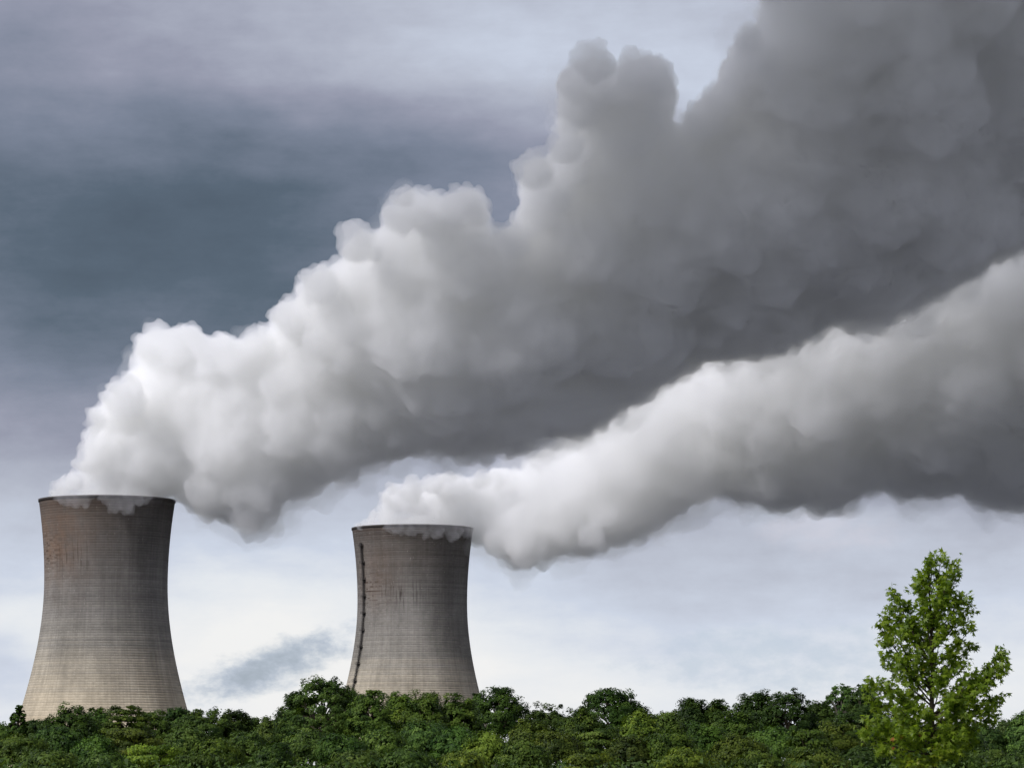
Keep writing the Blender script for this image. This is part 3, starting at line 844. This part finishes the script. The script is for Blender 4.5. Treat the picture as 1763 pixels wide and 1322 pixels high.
WOOD = [
 # left block: skyline
 (30, 1212, 26, 560, 'sprig', 'dark', 'thin tufted sapling standing clear at the left foot of the left cooling tower'),
 (6, 1241, 90, 620, 'full', 'dark', 'dark bushy skyline tree cut by the left edge, left of the thin sapling'),
 (66, 1232, 70, 610, 'full', 'dark', 'low dark tree just right of the thin sapling, against the left cooling tower base'),
 (124, 1209, 78, 600, 'full', 'mid', 'rounded tree rising against the left half of the left cooling tower base'),
 (170, 1213, 62, 640, 'full', 'dark', 'dark round tree against the middle of the left cooling tower base'),
 (212, 1210, 72, 620, 'layer', 'light', 'lighter green layered tree against the right half of the left cooling tower base'),
 (262, 1219, 70, 650, 'full', 'mid', 'flat topped tree in front of the right part of the left cooling tower base'),
 (304, 1216, 50, 660, 'high', 'grey', 'greyish feathery tree overlapping the right foot of the left cooling tower'),
 (352, 1214, 92, 580, 'full', 'dark', 'broad dark tree on the skyline just right of the left cooling tower'),
 (400, 1219, 58, 590, 'full', 'mid', 'tall knobbly tree at the right end of the dark clump beside the left cooling tower'),
 (430, 1233, 50, 680, 'full', 'dark', 'small distant dark tree low on the skyline between the two towers'),
 (466, 1232, 60, 640, 'full', 'mid', 'middling tree low on the skyline tucked against the left side of the tall dark tree'),
 # left block: nearer trees
 (30, 1262, 120, 430, 'full', 'olive', 'olive green tree filling the lower left corner of the picture'),
 (108, 1250, 110, 450, 'full', 'dark', 'dark rounded tree below the left half of the left cooling tower'),
 (165, 1264, 80, 420, 'full', 'mid', 'mid green bushy tree in the front row under the centre of the left cooling tower'),
 (228, 1248, 110, 440, 'layer', 'light', 'light green tree with layered sprays below the right half of the left cooling tower'),
 (262, 1276, 110, 390, 'layer', 'yellow', 'low spreading yellowish tree with flat sprays at the bottom, below the layered light tree'),
 (318, 1249, 90, 470, 'full', 'mid', 'dense round tree below the right foot of the left cooling tower'),
 (372, 1268, 86, 420, 'full', 'light', 'pale green bush-like tree at the bottom below the broad dark skyline tree'),
 (424, 1258, 80, 450, 'full', 'mid', 'medium green front tree in the dip between the two towers'),
 (470, 1276, 74, 410, 'full', 'dark', 'low dark front tree at the foot of the tall dark tree, on its left'),
 (86, 1290, 100, 370, 'full', 'mid', 'lowest front tree near the lower left corner, right of the olive one'),
 (180, 1294, 90, 360, 'full', 'dark', 'low dark shrubby tree at the bottom edge under the left cooling tower'),
 (345, 1296, 90, 360, 'layer', 'olive', 'low olive sprays of a small tree at the bottom edge below the pale bush-like tree'),
 # centre block
 (550, 1160, 108, 600, 'dense', 'dark', 'tallest dark spreading tree left of the right-hand cooling tower, with a bare trunk below'),
 (512, 1188, 66, 610, 'full', 'dark', 'dark shoulder tree leaning on the left side of the tallest dark tree'),
 (600, 1180, 60, 620, 'high', 'dark', 'gappy dark tree overlapping the ladder foot of the right-hand cooling tower'),
 (640, 1184, 72, 590, 'high', 'mid', 'upright green tree against the left half of the right-hand cooling tower base'),
 (690, 1189, 66, 600, 'high', 'light', 'fresh green tree in the middle of the row across the right-hand cooling tower base'),
 (732, 1193, 70, 590, 'full', 'mid', 'thick leafy tree right of centre across the right-hand cooling tower base'),
 (785, 1189, 68, 600, 'full', 'mid', 'rounded tree at the right end of the row across the right-hand cooling tower base'),
 (822, 1190, 34, 640, 'sparse', 'grey', 'thin see-through tree at the right foot of the right-hand cooling tower'),
 (858, 1178, 78, 620, 'open', 'dark', 'lone open-crowned tree right of the right-hand cooling tower, sky showing through its limbs'),
 (535, 1252, 96, 460, 'full', 'mid', 'leafy front tree below the tallest dark tree'),
 (592, 1262, 84, 430, 'full', 'dark', 'dark front tree hiding the trunk bases below the ladder of the right-hand tower'),
 (662, 1246, 92, 450, 'full', 'mid', 'domed front tree below the left half of the right-hand cooling tower'),
 (728, 1240, 96, 470, 'full', 'grey', 'bluish green domed tree below the middle of the right-hand cooling tower'),
 (790, 1250, 84, 440, 'full', 'dark', 'dark domed front tree below the right half of the right-hand cooling tower'),
 (700, 1285, 100, 370, 'full', 'dark', 'low dark tree at the bottom edge under the right-hand cooling tower'),
 (620, 1290, 90, 370, 'full', 'mid', 'low mid green tree at the bottom edge left of centre under the right-hand cooling tower'),
 (842, 1254, 84, 420, 'full', 'yellow', 'yellow-green tree below the lone open-crowned tree'),
 (800, 1290, 84, 360, 'full', 'yellow', 'small yellow-green tree at the bottom edge left of the bright yellow-green tree'),
 # right of the towers
 (912, 1234, 66, 500, 'full', 'light', 'bright rounded tree on the skyline just right of the lone open-crowned tree'),
 (946, 1203, 76, 660, 'full', 'dark', 'dark blue-green round tree on the skyline in the gap right of the towers'),
 (994, 1213, 62, 590, 'full', 'olive', 'olive tree between the dark round tree and the wide umbrella-shaped tree'),
 (1054, 1180, 112, 600, 'high', 'dark', 'wide umbrella-shaped tree with flat feathery top, tallest right of the towers'),
 (1098, 1222, 66, 540, 'full', 'light', 'light green tree under the right edge of the umbrella-shaped tree'),
 (1146, 1222, 62, 560, 'full', 'mid', 'low skyline tree in the dip right of the umbrella-shaped tree'),
 (1192, 1199, 66, 650, 'high', 'dark', 'dark rounded skyline tree, first of the pair between umbrella tree and foreground tree'),
 (1236, 1204, 54, 650, 'full', 'dark', 'small dark skyline tree, right one of the rounded pair'),
 (1270, 1220, 56, 580, 'full', 'olive', 'olive topped tree in the dip left of the large twin-domed tree'),
 (1312, 1189, 80, 620, 'high', 'dark', 'left dome of the large dark twin trees on the right-hand skyline'),
 (1358, 1187, 82, 610, 'full', 'dark', 'right dome of the large dark twin trees on the right-hand skyline'),
 (1412, 1204, 62, 620, 'full', 'dark', 'dark tree sloping down from the twin trees toward the foreground tree'),
 (1452, 1178, 44, 640, 'sparse', 'grey', 'pale wispy tree with thin stems, left of two beside the foreground tree'),
 (1492, 1176, 44, 630, 'sparse', 'grey', 'pale wispy tree with thin stems, half hidden behind the foreground tree'),
 (902, 1274, 90, 390, 'full', 'mid', 'front tree at the bottom below the bright rounded skyline tree'),
 (958, 1252, 92, 440, 'full', 'olive', 'olive front tree below the dark blue-green round tree'),
 (1030, 1246, 100, 450, 'layer', 'olive', 'olive brown front tree with feathery sprays below the umbrella-shaped tree'),
 (1090, 1262, 84, 420, 'full', 'mid', 'mid green front tree right below the umbrella-shaped tree'),
 (1012, 1290, 100, 360, 'layer', 'yellow', 'low yellowish spray at the bottom edge below the umbrella-shaped tree'),
 (1152, 1258, 96, 420, 'full', 'light', 'light front tree below the dip right of the umbrella-shaped tree'),
 (1214, 1240, 88, 470, 'full', 'mid', 'mid green tree below the rounded skyline pair'),
 (1180, 1288, 96, 360, 'full', 'yellow', 'low yellow-green tree at the bottom edge below the rounded skyline pair'),
 (1272, 1262, 90, 410, 'full', 'olive', 'olive front tree below the left of the twin-domed trees'),
 (1334, 1246, 96, 450, 'full', 'mid', 'dense mid green front tree below the twin-domed trees'),
 (1306, 1292, 96, 360, 'full', 'light', 'low light green tree at the bottom edge below the twin-domed trees'),
 (1392, 1250, 84, 430, 'layer', 'olive', 'olive tree with tilted sprays right of the dense front tree below the twin-domed trees'),
 (1446, 1240, 92, 460, 'layer', 'light', 'light green layered tree left of the foreground tree, below the wispy pair'),
 (1404, 1288, 100, 370, 'full', 'light', 'low bright tree at the bottom edge left of the foreground tree'),
 (1490, 1282, 90, 390, 'full', 'dark', 'dark tree at the bottom edge touching the left side of the foreground tree'),
 (1516, 1226, 84, 600, 'full', 'dark', 'dark tree peeping out behind the left edge of the foreground tree, under the wispy pair'),
 (1474, 1222, 76, 590, 'full', 'dark', 'dark round tree below the thin stems of the pale wispy pair'),
 (1602, 1284, 110, 420, 'full', 'dark', 'low dark tree behind the trunk of the foreground tree at the bottom edge'),
 (1560, 1240, 96, 560, 'full', 'dark', 'dark tree seen through the lower left branches of the foreground tree'),
 (1640, 1244, 96, 560, 'full', 'dark', 'dark tree seen through the lower right branches of the foreground tree'),
 (1694, 1240, 60, 640, 'full', 'grey', 'greyish tree just right of the foreground tree'),  # bluish grey leaf colour stands in for distance haze, here and next two
 (1732, 1236, 56, 660, 'open', 'grey', 'grey-green open tree between the foreground tree and the right edge'),
 (1768, 1226, 62, 640, 'full', 'grey', 'grey-green tree cut by the right edge of the picture'),
 (1700, 1282, 90, 420, 'full', 'dark', 'low dark tree at the lower right corner beside the foreground tree'),
 (1762, 1290, 80, 400, 'full', 'dark', 'low dark tree cut by the lower right corner of the picture'),
]
for i, a in enumerate(WOOD):
    build_tree(*a, i)

# undergrowth below the trees: nobody could count it
rng = np.random.default_rng(77)
N = 26000
ug = np.stack([rng.uniform(-95, 95, N), rng.uniform(340, 640, N), np.zeros(N)], 1)
ug[:, 0] *= ug[:, 1] / 560.0
ug[:, 2] = rng.uniform(0.1, 1.0, N) * (1.2 + 1.2 * np.sin(ug[:, 0] * 0.37 + ug[:, 1] * 0.11) ** 2)
V, Fc = leaf_quads(ug, unit(rng.normal(size=(N, 3)) * 0.6 + np.array((0, -0.2, 0.8))), rng.uniform(0.4, 0.9, N), rng, 0.6)
ume = np_mesh('undergrowth', V, Fc, wood_leaf)
set_tint(ume, np.clip(rng.normal(0.35, 0.2, N), 0, 1))
tag(link('undergrowth', ume), kind='stuff')

# ------------------------------------------------------------------ young foreground tree
FD = 88.0
rng = np.random.default_rng(21)
froot = at(1606, HORIZON, FD)
ft = link('young_tree', None, loc=(froot.x, FD, 0))
tag(ft, 'young bright green tree with star-shaped leaves standing nearest at the lower right', 'tree')
fleaf = leaf_material('star_leaves', (0.082, 0.148, 0.016), (0.25, 0.34, 0.03), (0.40, 0.36, 0.035), 0.58, objcol=False, rough=0.4)
fleaf_red, t, out = mat_new('turning_leaf')
principled(t, out, (0.20, 0.055, 0.02), 0.5, 0.25)
def rel(px, py, dy=0.0):
    q = at(px, py, FD + dy)
    return np.array((q.x - froot.x, dy, q.z))
tb = Tubes()
stem = [np.array((0, 0, -0.2))] + [rel(x, y) for x, y in ((1606, 1290), (1604, 1220), (1606, 1150), (1603, 1080), (1600, 1020), (1604, 985), (1603, 962))]
tb.tube(stem, [0.085, 0.075, 0.062, 0.05, 0.036, 0.024, 0.014, 0.006], 9)
def stem_at(py):
    ys = [1290, 1220, 1150, 1080, 1020, 985, 962]
    xs = [1606, 1604, 1606, 1603, 1600, 1604, 1603]
    return rel(float(np.interp(-py, [-y for y in ys], xs)), py)
# limb tips (photograph pixels), where the limb leaves the stem, depth of the tip in metres
LIMBS = [(1582, 985, 1060, 0.1), (1578, 1008, 1075, -0.3), (1622, 962, 1030, 0.0), (1640, 966, 1050, -0.2), (1651, 985, 1070, 0.2), (1600, 958, 1020, -0.1),
         (1662, 1018, 1100, -0.2), (1670, 1040, 1120, 0.3), (1675, 1078, 1150, -0.4), (1676, 1110, 1160, 0.2), (1664, 1145, 1190, -0.5), (1640, 1060, 1120, -0.7), (1632, 1000, 1080, -0.5),
         (1610, 1030, 1100, -0.6), (1590, 1040, 1120, -0.5), (1618, 1100, 1160, -0.8), (1594, 1090, 1160, 0.6), (1640, 1130, 1200, 0.7),
         (1536, 1012, 1150, -0.1), (1531, 1040, 1150, 0.1), (1560, 1040, 1130, 0.3), (1509, 1072, 1190, -0.1), (1520, 1062, 1180, 0.3), (1525, 1105, 1200, -0.4), (1520, 1128, 1215, 0.2),
         (1550, 1085, 1170, -0.5), (1548, 1130, 1210, -0.7), (1568, 1065, 1150, 0.1), (1575, 1120, 1190, -0.7),
         (1497, 1168, 1245, 0.0), (1512, 1165, 1240, -0.4), (1530, 1180, 1240, -0.8), (1494, 1200, 1260, 0.3), (1480, 1232, 1280, -0.2), (1487, 1262, 1300, 0.2), (1500, 1240, 1290, -0.7),
         (1515, 1215, 1270, 0.6), (1545, 1215, 1270, -1.0), (1522, 1290, 1310, -0.4), (1545, 1265, 1300, -1.0), (1575, 1255, 1295, -1.1), (1568, 1310, 1318, -0.8), (1590, 1215, 1265, -1.0), (1540, 1305, 1316, 0.4),
         (1726, 1122, 1235, 0.0), (1731, 1138, 1230, -0.2), (1722, 1160, 1240, 0.2), (1703, 1170, 1235, -0.5), (1716, 1200, 1250, 0.1), (1721, 1208, 1260, -0.3), (1690, 1190, 1250, -0.8), (1708, 1232, 1270, 0.3), (1680, 1160, 1215, -0.5),
         (1660, 1185, 1240, -0.9), (1640, 1200, 1260, -1.0), (1622, 1165, 1230, -0.8), (1680, 1225, 1275, -0.9), (1690, 1250, 1290, -0.4), (1662, 1250, 1295, -1.1), (1630, 1245, 1290, -1.1), (1612, 1290, 1312, -1.0), (1650, 1290, 1312, -0.9), (1675, 1275, 1305, 0.4),
         (1600, 1150, 1210, 0.9), (1570, 1190, 1250, 0.9), (1650, 1220, 1270, 0.9), (1615, 1060, 1130, 0.5), (1585, 1000, 1070, 0.4), (1635, 1020, 1090, 0.4)]
lp, ln, lt = [], [], []
for (tx_, ty, sy, dep) in LIMBS:
    s0 = stem_at(min(sy, 1312)) ; s1 = rel(tx_, ty, dep)
    L_ = np.linalg.norm(s1 - s0)
    m1 = s0 * 0.62 + s1 * 0.38 + np.array((0, 0, -0.05 * L_)) + (s1 - s0) * 0.06
    m2 = s0 * 0.28 + s1 * 0.72 + np.array((0, 0, -0.03 * L_))
    r0 = 0.007 + 0.011 * L_
    tb.tube([s0, m1, m2, s1], [r0, r0 * 0.75, r0 * 0.5, r0 * 0.2], 5)
    n_t = int(5 + L_ * 5.8)
    for k in range(n_t):
        u = 1.0 - rng.uniform() ** 1.15 * 0.74
        base = (s0 * (1 - u) ** 2 + 2 * u * (1 - u) * (m1 * 0.5 + m2 * 0.5) + s1 * u * u) if u < 0.97 else s1
        td = unit(rng.normal(size=3) * np.array((1, 1, 0.7)) + unit(s1 - s0) * 0.9 + np.array((0, 0, 0.25)))
        tl = rng.uniform(0.12, 0.38) * (0.65 if u > 0.85 else 1.0)
        tip = base + td * tl
        tb.tube([base, tip], [0.006, 0.003], 4)
        for _ in range(int(rng.integers(7, 12))):
            v = rng.uniform(0.25, 1.08)
            pz = base + td * tl * v + rng.normal(size=3) * 0.075 + np.array((0, 0, -0.03))
            if pz[2] < 0.15: continue
            lp.append(pz)
            ln.append(unit(np.array((-0.15, -0.42, 0.5)) + rng.normal(size=3) * 0.5))
            low = np.clip((2.6 - pz[2]) / 2.2, 0, 1)
            lt.append(np.clip(rng.normal(0.34 + 0.55 * low * (1 if dep < 0.2 else 0.3), 0.17), 0, 1))
link('trunk', tb.mesh('trunk', bark_m, True), ft)
lp, ln, lt = np.array(lp), np.array(ln), np.array(lt)
NL = len(lp)
# five-pointed leaf, stalk at the origin of its outline, gently cupped
star = []
for k in range(11):
    a = -math.pi / 2 + 2 * math.pi * k / 11
    lob = {0: 0.28, 1: 0.52, 2: 0.34, 3: 0.90, 4: 0.40, 5: 0.98, 6: 0.98, 7: 0.40, 8: 0.90, 9: 0.34, 10: 0.52}[k]
    star.append((a, lob))
outl = []
for k, (ang, rr_) in enumerate([(-90, 0.30), (-62, 0.30), (-18, 0.86), (12, 0.36), (38, 0.98), (64, 0.38), (90, 1.08), (116, 0.38), (142, 0.98), (168, 0.36), (198, 0.86), (242, 0.30)]):
    outl.append((math.cos(R(ang)) * rr_, math.sin(R(ang)) * rr_, -0.16 * rr_ * rr_))
leaf_v = np.array([(0, 0, 0)] + outl)
leaf_f = np.array([(0, 1 + k, 1 + (k + 1) % 12) for k in range(12)])
sz = rng.uniform(0.07, 0.125, NL)
def frames(nrm):
    down = unit(np.array((0, 0, -1.0)) + rng.normal(size=(len(nrm), 3)) * 0.6)
    b = unit(down - (down * nrm).sum(1, keepdims=True) * nrm)
    a = np.cross(b, nrm)
    return a, b
la, lb = frames(ln)
# the largest-showing leaves (nearest the viewer) are parts of their own, the rest one mass
order = np.argsort(lp[:, 1] - sz * 6 + rng.uniform(0, 0.25, NL))
near, rest = order[:300], order[300:]
Vr = (lp[rest][:, None] + sz[rest][:, None, None] * (leaf_v[None, :, :1] * la[rest][:, None] + leaf_v[None, :, 1:2] * lb[rest][:, None] + leaf_v[None, :, 2:3] * ln[rest][:, None])).reshape(-1, 3)
Fr = (leaf_f[None] + (np.arange(len(rest)) * len(leaf_v))[:, None, None]).reshape(-1, 3)
fme = np_mesh('foliage', Vr, Fr, fleaf)
set_tint(fme, np.repeat(lt[rest], 12))
fo = link('foliage', fme, ft); fo['kind'] = 'stuff'
leaf_meshes = []
for tv in (0.2, 0.35, 0.45, 0.55, 0.66, 0.78, 0.92):
    lm_ = np_mesh('leaf', leaf_v, leaf_f, fleaf); set_tint(lm_, [tv] * 12); leaf_meshes.append((tv, lm_))
red_mesh = np_mesh('leaf', leaf_v, leaf_f, fleaf_red)
for q, i in enumerate(near):
    lm_ = min(leaf_meshes, key=lambda z_: abs(z_[0] - lt[i]))[1]
    if q % 43 == 7 and lp[i][2] < 3.2:
        lm_ = red_mesh
    o = link('leaf', lm_, ft)
    M = Matrix((tuple(la[i] * sz[i]), tuple(lb[i] * sz[i]), tuple(ln[i] * sz[i]))).transposed().to_4x4()
    M.translation = Vector(lp[i])
    o.matrix_local = M
